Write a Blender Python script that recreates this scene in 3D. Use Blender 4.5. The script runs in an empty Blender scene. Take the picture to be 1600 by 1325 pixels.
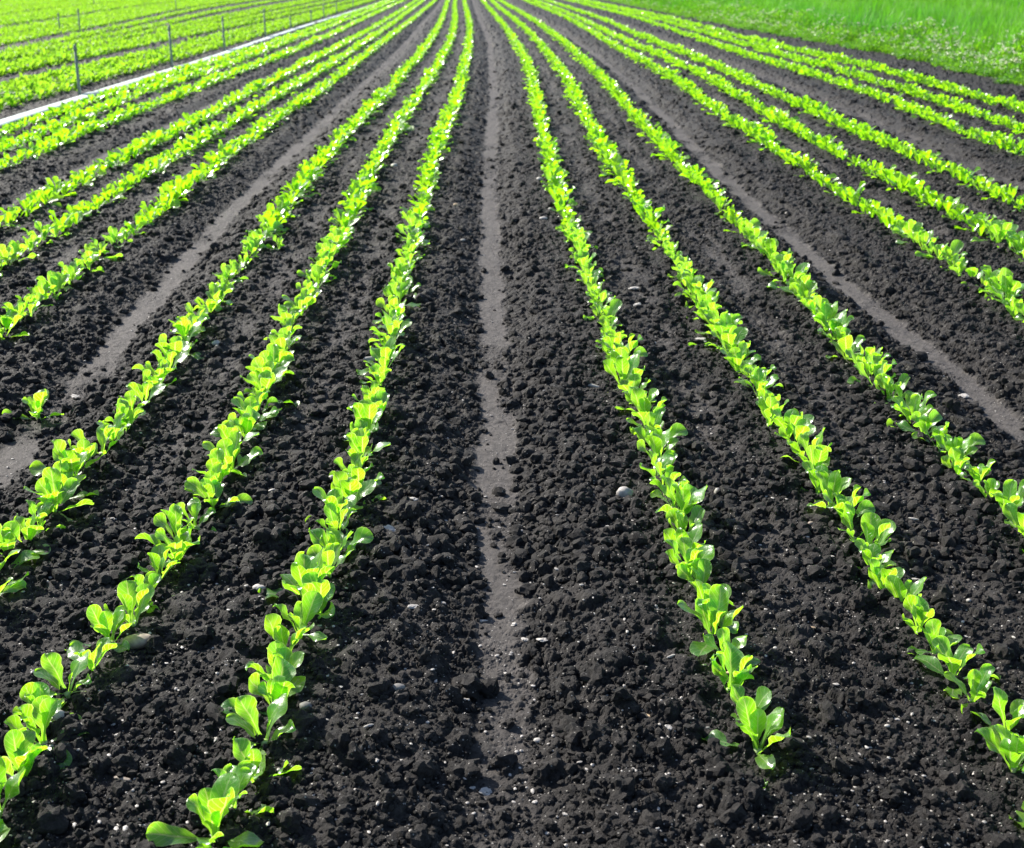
import bpy, bmesh, math, random
import numpy as np
from mathutils import Vector, Matrix, noise as mnoise
random.seed(7); rng = np.random.default_rng(11)
S = bpy.context.scene
col = bpy.data.collections.new("field"); S.collection.children.link(col)
R = math.radians

# ------------------------------------------------------------------ camera model (used to turn surveyed points of the photo into metres)
H, F, YC = 1.6, 2000.0, 612.0
P = math.atan((YC + 43) / F)
def world(x, y, z=0.0):
    dy = (y - YC) / F; dx = (x - 800) / F
    t = (H - z) / (math.sin(P) + dy * math.cos(P))
    return dx * t, (math.cos(P) - dy * math.sin(P)) * t
def pixel(x, y, z):
    zc = y * math.cos(P) + (H - z) * math.sin(P)
    v = (-y * math.sin(P) + (H - z) * math.cos(P))
    return 800 + F * x / zc, YC + F * v / zc

T={
'A':[(375,1190),(430,1080),(465,990),(500,880),(545,790),(565,700),(590,610),(605,540),(625,460),(640,390),(655,330),(670,270),(690,205),(714,160),(722,120),(728,100),(734,60),(735,40),(731,20),(726,0)],
'B':[(30,1170),(130,1020),(200,940),(265,870),(330,770),(370,690),(410,620),(430,570),(455,500),(495,437),(530,375),(548,320),(590,255),(615,205),(660,140),(686,100),(704,66),(711,40),(712,20),(712,0)],
'C':[(5,880),(50,810),(130,720),(190,660),(260,580),(310,500),(355,430),(407,375),(475,287),(512,237),(555,195),(610,140),(640,104),(670,70),(690,34),(696,16),(701,0)],
'D':[(15,512),(45,485),(75,455),(132,411),(175,380),(220,342),(267,315),(305,280),(350,247),(387,212),(410,196),(466,164),(510,136),(540,110),(580,80),(625,46),(656,22),(680,2)],
'E':[(12,410),(57,372),(112,340),(155,315),(200,285),(250,257),(295,230),(350,197),(400,166),(450,140),(500,112),(540,86),(580,60),(620,33),(650,10)],
'F':[(7,345),(50,320),(112,287),(175,255),(225,232),(262,212),(312,187),(380,148),(440,120),(480,96),(530,74),(570,48),(620,20),(644,4)],
'G':[(7,255),(57,237),(100,220),(150,195),(210,174),(260,156),(300,138),(340,124),(390,104),(440,88),(490,66),(530,48),(580,24),(620,6)],
'H':[(7,230),(50,212),(120,188),(180,160),(240,136),(300,116),(340,108),(400,84),(460,60),(520,40),(580,16)],
'I':[(12,204),(40,192),(90,174),(140,158),(190,140),(240,124),(300,106),(340,92),(400,76),(460,54),(520,32),(580,10)],
'pipe':[(0,194),(26,185),(120,158),(200,130),(270,110),(318,96),(360,82),(420,60),(480,40),(540,22),(600,3)],
'bedge':[(0,172),(100,148),(200,116),(300,90),(400,60),(500,30),(590,0)],
'la':[(0,130),(60,118),(130,102),(200,86),(320,58),(410,38),(480,22),(560,4)],
'lb':[(10,104),(100,86),(200,66),(320,38),(410,17)],
'lc':[(0,82),(110,56),(200,38),(320,10)],
'ld':[(0,54),(120,30),(220,8)],
'J':[(1180,1130),(1150,1060),(1120,990),(1100,900),(1065,820),(1050,780),(1030,720),(1005,640),(980,580),(960,540),(940,490),(925,440),(905,390),(890,340),(870,290),(860,250),(845,200),(840,180),(834,130),(824,96),(802,60),(786,36),(766,14),(754,0)],
'K':[(1585,1160),(1530,1080),(1460,1000),(1420,950),(1370,880),(1340,820),(1300,760),(1270,710),(1240,685),(1210,640),(1170,590),(1140,530),(1100,480),(1070,430),(1050,390),(1030,360),(1000,320),(975,290),(955,250),(930,210),(910,180),(900,150),(876,106),(850,76),(826,48),(800,26),(776,8),(768,0)],
'L':[(1580,800),(1530,750),(1480,700),(1430,640),(1370,590),(1340,560),(1300,510),(1260,470),(1230,430),(1200,395),(1180,370),(1130,320),(1100,290),(1060,255),(1030,220),(1005,195),(970,156),(946,128),(920,100),(892,78),(880,64),(840,34),(810,16),(780,0)],
'M':[(1597,490),(1575,465),(1545,442),(1507,420),(1462,392),(1425,362),(1375,335),(1337,318),(1307,300),(1275,275),(1245,250),(1212,230),(1130,180),(1090,150),(1050,120),(1010,98),(960,72),(920,46),(880,24),(860,16),(830,4)],
'N':[(1597,392),(1550,365),(1517,347),(1482,327),(1445,307),(1412,290),(1370,267),(1325,247),(1287,225),(1230,197),(1190,172),(1150,146),(1100,118),(1050,92),(1000,74),(960,56),(910,30),(880,17)],
'O':[(1597,317),(1562,300),(1512,280),(1475,262),(1437,250),(1387,222),(1325,198),(1287,180),(1180,132),(1120,102),(1060,78),(1000,56),(940,28),(880,8)],
'P':[(1597,237),(1525,212),(1462,188),(1400,158),(1340,138),(1290,120),(1180,90),(1120,70),(1040,42),(980,22),(920,8)],
'Q':[(1598,198),(1530,180),(1450,152),(1380,128),(1320,112),(1280,100),(1160,68),(1100,50),(1040,32),(960,12)],
'S':[(1598,170),(1540,156),(1480,136),(1420,120),(1360,102),(1300,88),(1180,64),(1120,48),(1060,30),(1000,18),(930,4)],
'edge':[(1598,136),(1520,118),(1440,96),(1360,80),(1280,68),(1198,52),(1120,38),(1060,26),(1000,12),(940,0)],
'tc':[(792,1150),(790,950),(780,850),(775,650),(770,500),(768,400),(765,250),(770,170),(772,130),(766,60),(752,32),(742,5)],
'tl':[(20,720),(100,620),(150,560),(200,500),(250,440),(300,390),(350,330),(430,255),(480,210),(520,170),(600,100),(640,60),(680,15)],
'tr':[(1590,660),(1530,590),(1450,540),(1380,480),(1300,420),(1200,330),(1130,270),(1060,200),(1000,140),(930,80),(860,38)],
'tl2':[(12,315),(87,280),(150,245),(225,210),(287,182),(340,156),(420,116),(520,72),(600,36)],
'tr2':[(1560,275),(1450,225),(1350,178),(1250,140),(1150,100),(1050,65),(950,30)],
}

def path(key, z=0.0, sig=0.10):
    """a surveyed line as a smooth curve: X as a function of the distance Y"""
    pts = sorted((world(x, y, z)[::-1] for x, y in T[key]))
    Y = np.array([p[0] for p in pts]); X = np.array([p[1] for p in pts])
    g = np.linspace(math.log(1.0), math.log(700), 900)
    def ext(lg):
        yy = np.exp(lg); v = np.interp(np.log(yy), np.log(Y), X)
        far = yy > Y[-1]
        v[far] = X[-1] - 0.040 * (yy[far] - Y[-1])
        return v
    raw = ext(g); st = g[1] - g[0]; k = int(3 * sig / st)
    w = np.exp(-0.5 * (np.arange(-k, k + 1) * st / sig) ** 2); w /= w.sum()
    sm = np.convolve(np.pad(raw, k, mode='edge'), w, 'valid')
    return lambda y: np.interp(np.log(np.maximum(y, 1.0)), g, sm)
ROWS = {k: path(k, 0.05) for k in 'ABCDEFGHIJKLMNOPQS'}
# lines the photo shows only far away run on towards the camera beside their neighbours
def near_fix(k, ref):
    f, r = ROWS[k] if k in ROWS else LN[k], ROWS[ref] if ref in ROWS else LN[ref]
    y0 = min(world(x, y)[1] for x, y in T[k]) + 0.6
    off = float(f(y0) - r(y0))
    return lambda y: np.where(y < y0, r(y) + off, f(y))
LN = {}
for k, r in (('C','B'),('L','K'),('D','C'),('E','D'),('F','E'),('G','F'),('H','G'),('I','H'),('M','L'),('N','M'),('O','N'),('P','O'),('Q','P'),('S','Q')):
    ROWS[k] = near_fix(k, r)
for k in ('tc','tl','tr','tl2','tr2','pipe','bedge','la','lb','lc','ld','edge'):
    LN[k] = path(k, 0.03 if k == 'pipe' else 0.0)
for k, r in (('tl','C'),('tr','L'),('tl2','F'),('tr2','O'),('pipe','I'),('bedge','I'),('la','I'),('lb','I'),('lc','I'),('ld','I'),('edge','S')):
    LN[k] = near_fix(k, r)

# ------------------------------------------------------------------ noise in numpy
def hsh(ix, iy, s):
    h = (ix.astype(np.int64) * 374761393 + iy.astype(np.int64) * 668265263 + s * 2147483647 + 1013904223) & 0xFFFFFFFF
    h = ((h ^ (h >> 13)) * 1274126177) & 0xFFFFFFFF
    h = ((h ^ (h >> 16)) * 2246822519) & 0xFFFFFFFF
    return ((h ^ (h >> 15)) & 0xFFFFFF) / float(0xFFFFFF)
def vnoise(x, y, s):
    ix = np.floor(x); iy = np.floor(y); fx = x - ix; fy = y - iy
    fx = fx * fx * (3 - 2 * fx); fy = fy * fy * (3 - 2 * fy)
    a = hsh(ix, iy, s); b = hsh(ix + 1, iy, s); c = hsh(ix, iy + 1, s); d = hsh(ix + 1, iy + 1, s)
    return (a * (1 - fx) + b * fx) * (1 - fy) + (c * (1 - fx) + d * fx) * fy - 0.5
def fbm(x, y, s, o=3):
    v = 0; a = 1.0
    for i in range(o):
        v = v + a * vnoise(x * 2 ** i, y * 2 ** i, s + 17 * i); a *= 0.5
    return v
def clods(x, y, cell, s, fill=0.62, prob=0.7):
    """rounded lumps of soil, one at most per jittered cell"""
    x = x + 0.30 * cell * vnoise(x / cell * 2.3, y / cell * 2.3, s + 5); y = y + 0.30 * cell * vnoise(x / cell * 2.3, y / cell * 2.3, s + 6)
    x = x + 0.16 * cell * vnoise(x / cell * 6, y / cell * 6, s + 7); y = y + 0.16 * cell * vnoise(x / cell * 6, y / cell * 6, s + 8)
    u = x / cell; v = y / cell; iu = np.floor(u); iv = np.floor(v); out = np.zeros_like(u)
    for i in (-1, 0, 1):
        for j in (-1, 0, 1):
            ci = iu + i; cj = iv + j
            px = ci + 0.5 + 0.8 * (hsh(ci, cj, s) - 0.5); py = cj + 0.5 + 0.8 * (hsh(ci, cj, s + 1) - 0.5)
            r = fill * (0.35 + 0.65 * hsh(ci, cj, s + 2) ** 1.5) * (hsh(ci, cj, s + 3) < prob)
            h = np.sqrt(np.maximum(0, r * r - (u - px) ** 2 - (v - py) ** 2)) * (0.65 + 0.5 * hsh(ci, cj, s + 4))
            out = np.maximum(out, h)
    return out * cell
def sst(a, b, x):
    t = np.clip((x - a) / (b - a), 0, 1); return t * t * (3 - 2 * t)

ROW_ORDER = ['I','H','G','F','E','D','C','B','A','J','K','L','M','N','O','P','Q','S']
def soil_z(x, y, fine=True):
    """height of the soil and how bare / compacted it is there"""
    yy = np.maximum(y, 1.2)
    wob = 0.022 * vnoise(y * 3.1, x * 0.7, 90) + 0.035 * vnoise(y * 9, x * 7, 91) + 0.03 * vnoise(y * 26, x * 26, 93)
    tr = np.zeros_like(x)
    for k, hw, st in (('tc', 0.058, 1.0), ('tl', 0.062, 1.0), ('tr', 0.058, 1.0), ('tl2', 0.075, .8), ('tr2', 0.10, .6)):
        d = np.abs(x + wob - LN[k](yy))
        m = 1 - sst(hw * 0.8, hw * 1.45, d)
        if k == 'tc': m = m * (0.62 + 0.38 * sst(2.6, 3.4, y + 0.5 * vnoise(y * 4, x * 4, 92)))
        tr = np.maximum(tr, m * st * (0.5 + 0.5 * sst(-0.30, 0.0, fbm(x * 5, y * 2.2, 95, 3))))
    wide = np.zeros_like(x)
    for k in ('tc', 'tl', 'tr', 'tl2', 'tr2'):
        d = np.abs(x - LN[k](yy)); wide = np.maximum(wide, 1 - sst(0.05, 0.27, d))
    strip = np.zeros_like(x)                                        # the hoed strips between the rows of a bed
    for a, b in (('C','B'),('B','A'),('J','K'),('K','L'),('L','M'),('M','N'),('N','O'),('D','E'),('E','F'),('P','Q'),('Q','S'),('G','H')):
        if (a, b) == ('L', 'M'): continue
        mid = 0.5 * (ROWS[a](yy) + ROWS[b](yy)); d = np.abs(x + wob - mid)
        strip = np.maximum(strip, (1 - sst(0.03, 0.085, d)) * sst(-0.12, 0.16, fbm(x * 2.6 + 31, y * 2.1, 60, 3)))
    strip = strip * sst(2.6, 4.0, y) * 0.5
    smooth = np.maximum(tr, strip)
    amp = (1 - 0.84 * smooth) * (0.82 + 0.5 * fbm(x * 2.1, y * 2.1, 20, 2))
    z = -0.050 * wide - 0.012 * strip + 0.016 * fbm(x * 3, y * 3, 30, 2)
    if fine:
        c = np.maximum(clods(x, y, 0.078, 100, 0.52, 0.42), 0.85 * clods(x, y, 0.135, 600, 0.42, 0.20) * (1 - smooth))
        c = np.maximum(c, 0.95 * clods(x, y, 0.042, 200, 0.60, 0.62))
        c = np.maximum(c, 0.4 * c + 0.9 * clods(x, y, 0.022, 300, 0.62, 0.8))
        c = c + 0.55 * clods(x, y, 0.0105, 400, 0.66, 0.85) * (1 + 2.0 * smooth)
        far = sst(9, 16, y)
        if far.max() > 0: c = c * (1 - far) + far * clods(x, y, 0.095, 150, 0.55, 0.75)
        z = z + c * amp * 0.95 + 0.004 * fbm(x * 55, y * 55, 50, 3) * (0.35 + 0.65 * amp)
    return z, smooth

# ------------------------------------------------------------------ mesh helpers
def mesh_np(name, V, Fc, mats, attrs=None, uv=None, smooth=False):
    """V (n,3), Fc (m,k) with k 3 or 4"""
    me = bpy.data.meshes.new(name); V = np.asarray(V, np.float32); Fc = np.asarray(Fc, np.int32)
    m, k = Fc.shape
    me.vertices.add(len(V)); me.vertices.foreach_set('co', V.ravel())
    me.loops.add(m * k); me.loops.foreach_set('vertex_index', Fc.ravel())
    me.polygons.add(m); me.polygons.foreach_set('loop_start', np.arange(0, m * k, k, dtype=np.int32))
    me.polygons.foreach_set('use_smooth', np.full(m, smooth))
    for a, v in (attrs or {}).items():
        at = me.attributes.new(a, 'FLOAT', 'POINT'); at.data.foreach_set('value', np.asarray(v, np.float32))
    for mt in mats: me.materials.append(mt)
    if uv is not None:
        l = me.uv_layers.new(name='UVMap'); l.data.foreach_set('uv', np.asarray(uv, np.float32)[Fc.ravel()].ravel())
    me.update(calc_edges=True)
    return me
def link(name, me, parent=None):
    o = bpy.data.objects.new(name, me); col.objects.link(o)
    if parent: o.parent = parent
    return o
def tag(o, label=None, cat=None, group=None, kind=None):
    for k, v in (('label', label), ('category', cat), ('group', group), ('kind', kind)):
        if v: o[k] = v
    return o

# ------------------------------------------------------------------ materials
def mat(name):
    m = bpy.data.materials.new(name); m.use_nodes = True; nt = m.node_tree; nt.nodes.clear()
    out = nt.nodes.new('ShaderNodeOutputMaterial')
    def N(t, **kw):
        n = nt.nodes.new(t)
        for k, v in kw.items():
            if k in n.inputs: n.inputs[k].default_value = v
            else: setattr(n, k, v)
        return n
    return m, nt, out, N
def ramp(N, nt, src, stops):
    r = N('ShaderNodeValToRGB'); e = r.color_ramp.elements
    while len(e) > 1: e.remove(e[0])
    e[0].position = stops[0][0]; e[0].color = (*stops[0][1], 1)
    for p, c in stops[1:]:
        q = e.new(p); q.color = (*c, 1)
    nt.links.new(src, r.inputs[0]); return r
def mixc(N, nt, f, a, b, mode='MIX'):
    n = N('ShaderNodeMix'); n.data_type = 'RGBA'; n.blend_type = mode
    for i, v in ((0, f), (6, a), (7, b)):
        if hasattr(v, 'is_linked'): nt.links.new(v, n.inputs[i])
        else: n.inputs[i].default_value = v if i == 0 else (*v, 1)
    return n.outputs[2]

def soil_material(name, dark, light, tcol):
    m, nt, out, N = mat(name); L = nt.links.new
    tc = N('ShaderNodeNewGeometry')
    n1 = N('ShaderNodeTexNoise', Scale=9.0, Detail=8.0, Roughness=0.7); L(tc.outputs['Position'], n1.inputs['Vector'])
    r1 = ramp(N, nt, n1.outputs[0], [(0.32, dark), (0.70, light)])
    n2 = N('ShaderNodeTexNoise', Scale=190.0, Detail=5.0, Roughness=0.75); L(tc.outputs['Position'], n2.inputs['Vector'])
    r2 = ramp(N, nt, n2.outputs[0], [(0.33, (0.4, 0.4, 0.42)), (0.55, (1.0, 1.0, 1.0)), (0.72, (2.0, 1.95, 1.85))])
    c = mixc(N, nt, 1.0, r1.outputs[0], r2.outputs[0], 'MULTIPLY')
    at = N('ShaderNodeAttribute', attribute_name='bare')
    n4 = N('ShaderNodeTexNoise', Scale=35.0, Detail=5.0, Roughness=0.7); L(tc.outputs['Position'], n4.inputs['Vector'])
    r4 = ramp(N, nt, n4.outputs[0], [(0.3, tuple(v * 0.55 for v in tcol)), (0.7, tuple(v * 1.3 for v in tcol))])
    c = mixc(N, nt, at.outputs['Fac'], c, r4.outputs[0])
    # fine pale grit
    vo = N('ShaderNodeTexVoronoi', Scale=130.0); L(tc.outputs['Position'], vo.inputs['Vector'])
    lt = N('ShaderNodeMath', operation='LESS_THAN'); L(vo.outputs['Distance'], lt.inputs[0]); lt.inputs[1].default_value = 0.24
    sp = N('ShaderNodeSeparateColor'); L(vo.outputs['Color'], sp.inputs[0])
    gt = N('ShaderNodeMath', operation='GREATER_THAN'); L(sp.outputs[0], gt.inputs[0]); gt.inputs[1].default_value = 0.90
    mu = N('ShaderNodeMath', operation='MULTIPLY'); L(lt.outputs[0], mu.inputs[0]); L(gt.outputs[0], mu.inputs[1])
    c = mixc(N, nt, mu.outputs[0], c, (0.34, 0.32, 0.29))
    b = N('ShaderNodeBsdfPrincipled', Roughness=0.75); b.inputs['Specular IOR Level'].default_value = 0.22
    L(c, b.inputs['Base Color'])
    n3 = N('ShaderNodeTexNoise', Scale=260.0, Detail=5.0, Roughness=0.8); L(tc.outputs['Position'], n3.inputs['Vector'])
    bp = N('ShaderNodeBump', Strength=0.9, Distance=0.005); L(n3.outputs[0], bp.inputs['Height']); L(bp.outputs[0], b.inputs['Normal'])
    L(b.outputs[0], out.inputs[0]); return m
M_soil = soil_material('soil', (0.0120, 0.0110, 0.0108), (0.047, 0.0415, 0.0385), (0.094, 0.084, 0.079))

def leaf_material(name, refl, trans, pale, tw=0.55, rough=0.34, veins=True, spec=0.5):
    m, nt, out, N = mat(name); L = nt.links.new
    at = N('ShaderNodeAttribute', attribute_name='tone')
    oi = N('ShaderNodeObjectInfo')
    ad = N('ShaderNodeMath', operation='ADD'); L(at.outputs['Fac'], ad.inputs[0])
    m5 = N('ShaderNodeMath', operation='MULTIPLY'); L(oi.outputs['Random'], m5.inputs[0]); m5.inputs[1].default_value = 0.35; L(m5.outputs[0], ad.inputs[1])
    rr = ramp(N, nt, ad.outputs[0], [(0.0, tuple(v * f for v, f in zip(refl, (0.6, .8, 1.3)))), (0.6, refl), (1.25, tuple(v * f for v, f in zip(refl, (1.6, 1.2, .8))))])
    rt = ramp(N, nt, ad.outputs[0], [(0.0, tuple(v * f for v, f in zip(trans, (0.58, .80, 1.1)))), (0.6, trans), (1.25, tuple(v * f for v, f in zip(trans, (1.3, 1.08, 1))))])
    cr, ct = rr.outputs[0], rt.outputs[0]
    bumpn = None
    gg = N('ShaderNodeNewGeometry'); nn_ = N('ShaderNodeTexNoise', Scale=45.0, Detail=4.0, Roughness=0.6); L(gg.outputs['Position'], nn_.inputs['Vector'])
    blot = ramp(N, nt, nn_.outputs[0], [(0.30, (0.70, 0.80, 0.9)), (0.62, (1.05, 1.03, 1.0))]).outputs[0]
    ct = mixc(N, nt, 1.0, ct, blot, 'MULTIPLY'); cr = mixc(N, nt, 1.0, cr, blot, 'MULTIPLY')
    if veins:
        uv = N('ShaderNodeUVMap'); sx = N('ShaderNodeSeparateXYZ'); L(uv.outputs[0], sx.inputs[0])
        au = N('ShaderNodeMath', operation='ABSOLUTE'); L(sx.outputs[0], au.inputs[0])       # u: -1..1 across
        wd = N('ShaderNodeMath', operation='MULTIPLY_ADD'); L(sx.outputs[1], wd.inputs[0]); wd.inputs[1].default_value = -0.11; wd.inputs[2].default_value = 0.15
        mid = N('ShaderNodeMath', operation='LESS_THAN'); L(au.outputs[0], mid.inputs[0]); L(wd.outputs[0], mid.inputs[1])
        # side veins: bands of (v - .35|u|)
        sv = N('ShaderNodeMath', operation='MULTIPLY_ADD'); L(au.outputs[0], sv.inputs[0]); sv.inputs[1].default_value = -0.22; L(sx.outputs[1], sv.inputs[2])
        s2 = N('ShaderNodeMath', operation='MULTIPLY'); L(sv.outputs[0], s2.inputs[0]); s2.inputs[1].default_value = 9.0
        fr = N('ShaderNodeMath', operation='FRACT'); L(s2.outputs[0], fr.inputs[0])
        ln = N('ShaderNodeMath', operation='LESS_THAN'); L(fr.outputs[0], ln.inputs[0]); ln.inputs[1].default_value = 0.11
        h = N('ShaderNodeMath', operation='MULTIPLY'); L(ln.outputs[0], h.inputs[0]); h.inputs[1].default_value = 0.55
        vm = N('ShaderNodeMath', operation='MAXIMUM'); L(h.outputs[0], vm.inputs[0])
        mm = N('ShaderNodeMath', operation='MULTIPLY'); L(mid.outputs[0], mm.inputs[0]); mm.inputs[1].default_value = 0.8; L(mm.outputs[0], vm.inputs[1])
        rg = N('ShaderNodeMath', operation='GREATER_THAN'); L(au.outputs[0], rg.inputs[0]); rg.inputs[1].default_value = 0.93
        rm = N('ShaderNodeMath', operation='MULTIPLY'); L(rg.outputs[0], rm.inputs[0]); rm.inputs[1].default_value = 0.55
        v0 = vm; vm = N('ShaderNodeMath', operation='MAXIMUM'); L(v0.outputs[0], vm.inputs[0]); L(rm.outputs[0], vm.inputs[1])
        cr = mixc(N, nt, vm.outputs[0], cr, pale); ct = mixc(N, nt, vm.outputs[0], ct, tuple(min(1, v) for v in (0.80, 0.98, 0.22)))
        g = N('ShaderNodeNewGeometry'); n = N('ShaderNodeTexNoise', Scale=110.0, Detail=3.0); L(g.outputs['Position'], n.inputs['Vector'])
        sm = N('ShaderNodeMath', operation='ADD'); L(n.outputs[0], sm.inputs[0]); L(vm.outputs[0], sm.inputs[1])
        bumpn = N('ShaderNodeBump', Strength=0.6, Distance=0.003); L(sm.outputs[0], bumpn.inputs['Height'])
    b = N('ShaderNodeBsdfPrincipled', Roughness=rough); b.inputs['Specular IOR Level'].default_value = spec
    b.inputs['Coat Weight'].default_value = 1.0 if spec > 0.9 else 0.0; b.inputs['Coat Roughness'].default_value = 0.30
    L(cr, b.inputs['Base Color']); t = N('ShaderNodeBsdfTranslucent'); L(ct, t.inputs['Color'])
    if bumpn: L(bumpn.outputs[0], b.inputs['Normal'])
    mx = N('ShaderNodeMixShader', ); mx.inputs[0].default_value = tw
    L(b.outputs[0], mx.inputs[1]); L(t.outputs[0], mx.inputs[2]); L(mx.outputs[0], out.inputs[0]); return m
M_leaf = leaf_material('lettuce_leaf', (0.14, 0.35, 0.05), (0.37, 0.86, 0.010), (0.42, 0.55, 0.25), 0.60, 0.32, True, 1.0)
M_far = leaf_material('lettuce_leaf_far', (0.14, 0.35, 0.05), (0.37, 0.86, 0.010), (0, 0, 0), 0.60, 0.32, False, 1.0)
M_bed = leaf_material('bed_leaf', (0.10, 0.24, 0.05), (0.33, 0.72, 0.03), (0, 0, 0), 0.55, 0.5, False, 0.35)
M_wilt = leaf_material('wilted_leaf', (0.40, 0.42, 0.26), (0.45, 0.55, 0.18), (0.5, 0.5, 0.38), 0.35, 0.3)
M_grass = leaf_material('grass_blade', (0.045, 0.16, 0.02), (0.16, 0.56, 0.015), (0, 0, 0), 0.52, 0.45, False)
M_weed = leaf_material('weed_leaf', (0.11, 0.25, 0.035), (0.33, 0.72, 0.02), (0, 0, 0), 0.45, 0.4, False)
def plain(name, c, rough=0.6, metal=0.0, var=0.25, scale=30, spec=0.5, bump=0.2):
    m, nt, out, N = mat(name); L = nt.links.new
    g = N('ShaderNodeTexCoord'); n = N('ShaderNodeTexNoise', Scale=scale, Detail=6.0, Roughness=0.65); L(g.outputs['Object'], n.inputs['Vector'])
    oi = N('ShaderNodeObjectInfo'); 
    r = ramp(N, nt, n.outputs[0], [(0.3, tuple(v * (1 - var) for v in c)), (0.7, tuple(min(1, v * (1 + var)) for v in c))])
    b = N('ShaderNodeBsdfPrincipled', Roughness=rough, Metallic=metal); b.inputs['Specular IOR Level'].default_value = spec
    L(r.outputs[0], b.inputs['Base Color'])
    bp = N('ShaderNodeBump', Strength=bump, Distance=0.003); L(n.outputs[0], bp.inputs['Height']); L(bp.outputs[0], b.inputs['Normal'])
    L(b.outputs[0], out.inputs[0]); return m
M_stem = plain('crown', (0.42, 0.52, 0.20), 0.5)
M_white = plain('white_pebble', (0.40, 0.37, 0.34), 0.6, scale=60)
M_tan = plain('tan_stone', (0.26, 0.21, 0.17), 0.7, scale=60, var=0.4)
M_grey = plain('grey_stone', (0.16, 0.15, 0.14), 0.7, scale=60, var=0.4)
M_husk = plain('husk', (0.50, 0.36, 0.22), 0.7, scale=80, var=0.4)
M_pipe = plain('pipe_plastic', (0.55, 0.61, 0.58), 0.45, 0.0, 0.12, 6)
M_post = plain('riser_metal', (0.20, 0.26, 0.24), 0.6, 0.0, 0.3, 12)
M_flower = plain('flower', (0.75, 0.74, 0.58), 0.6, var=0.2)

# ------------------------------------------------------------------ the soil: one sheet from behind the camera to the horizon
ys = [1.35]
while ys[-1] < 700:
    y = ys[-1]; d = max(0.0032, 0.00175 * y) if y < 14 else max(0.0018 * y, y * y * 0.00026)
    ys.append(y + min(d, 40))
ys = np.array([-60, -20, -6, -1, 0.5, 1.1, 1.25] + ys)
nu = 1500
u = np.linspace(-1, 1, nu); u = np.concatenate([[-60, -12, -3, -1.6, -1.2, -1.08, -1.03], u, [1.03, 1.08, 1.2, 1.6, 3, 12, 60]])
hw = 0.43 * np.maximum(ys, 1.2) + 0.62
X = u[None, :] * hw[:, None]; Y = np.repeat(ys[:, None], len(u), 1)
Z = np.zeros_like(X); B = np.zeros_like(X)
nf = int(np.searchsorted(ys, 30.0))
Z[:nf], B[:nf] = soil_z(X[:nf], Y[:nf]); Z[nf:], B[nf:] = soil_z(X[nf:], Y[nf:], False)
Z[nf:] += clods(X[nf:], Y[nf:], 0.16, 71, 0.5, 0.6) * (1 - B[nf:])
off = (X < LN['pipe'](Y)) | (X > LN['edge'](Y)); B[off] *= 0.0
nr, nc = X.shape
idx = np.arange(nr * nc, dtype=np.int32).reshape(nr, nc)
Q = np.stack([idx[:-1, :-1], idx[:-1, 1:], idx[1:, 1:], idx[1:, :-1]], -1).reshape(-1, 4)
ground = link('ground', mesh_np('ground', np.stack([X, Y, Z], -1).reshape(-1, 3), Q, [M_soil], {'bare': B.ravel()}))
tag(ground, kind='structure')
del X, Y, Z, B, Q, idx
def gz(x, y):
    x = np.atleast_1d(np.asarray(x, float)); y = np.atleast_1d(np.asarray(y, float))
    return soil_z(x, y)[0]
def gb(x, y):
    return soil_z(np.atleast_1d(np.asarray(x, float)), np.atleast_1d(np.asarray(y, float)), False)[1]

# ------------------------------------------------------------------ scatter many copies of template meshes into one mesh
def merge(name, temps, pos, rot, scl, pick, mats, tone=None, tilt=None, uv=False):
    """temps: list of (V, F, toneArr[, uv]); pos (n,3); rot (n,) about z; scl (n,) or (n,3)"""
    VV, FF, TT, UU = [], [], [], []; base = 0
    for ti in range(len(temps)):
        s = np.where(pick == ti)[0]
        if not len(s): continue
        V, Fc, tn = temps[ti][:3]
        sc = scl[s]; sc = sc[:, None, None] if sc.ndim == 1 else sc[:, None, :]
        v = V[None] * sc
        if tilt is not None:
            a = tilt[s][:, None]; c, sn = np.cos(a), np.sin(a)
            yy = v[..., 1] * c - v[..., 2] * sn; zz = v[..., 1] * sn + v[..., 2] * c
            v = np.stack([v[..., 0], yy, zz], -1)
        c, sn = np.cos(rot[s])[:, None], np.sin(rot[s])[:, None]
        v = np.stack([v[..., 0] * c - v[..., 1] * sn, v[..., 0] * sn + v[..., 1] * c, v[..., 2]], -1) + pos[s][:, None, :]
        VV.append(v.reshape(-1, 3)); FF.append((Fc[None] + (base + np.arange(len(s)) * len(V))[:, None, None]).reshape(-1, Fc.shape[1]))
        t = np.tile(tn, (len(s), 1)); t = t + (tone[s][:, None] if tone is not None else 0); TT.append(t.ravel())
        base += len(s) * len(V)
    return mesh_np(name, np.concatenate(VV), np.concatenate(FF), mats, {'tone': np.concatenate(TT)})

# ------------------------------------------------------------------ rock-like lumps
def lump(sub, seed, rough=0.35, flat=0.75, ang=0.0):
    bm = bmesh.new(); bmesh.ops.create_icosphere(bm, subdivisions=sub, radius=1.0)
    o = Vector((seed * 7.3, seed * 3.1, seed * 5.7))
    for v in bm.verts:
        n = mnoise.fractal(v.co * 0.9 + o, 1.0, 2.0, 3)
        w = mnoise.noise(v.co * 3.2 + o)
        v.co *= 1 + rough * n + rough * 0.35 * w
        v.co.z *= flat
        v.co.x *= 1 + 0.25 * math.sin(seed * 1.7)
    bm.verts.ensure_lookup_table()
    V = np.array([v.co[:] for v in bm.verts]); Fc = np.array([[q.index for q in f.verts] for f in bm.faces]); bm.free()
    return V, Fc, np.zeros(len(V))

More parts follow.
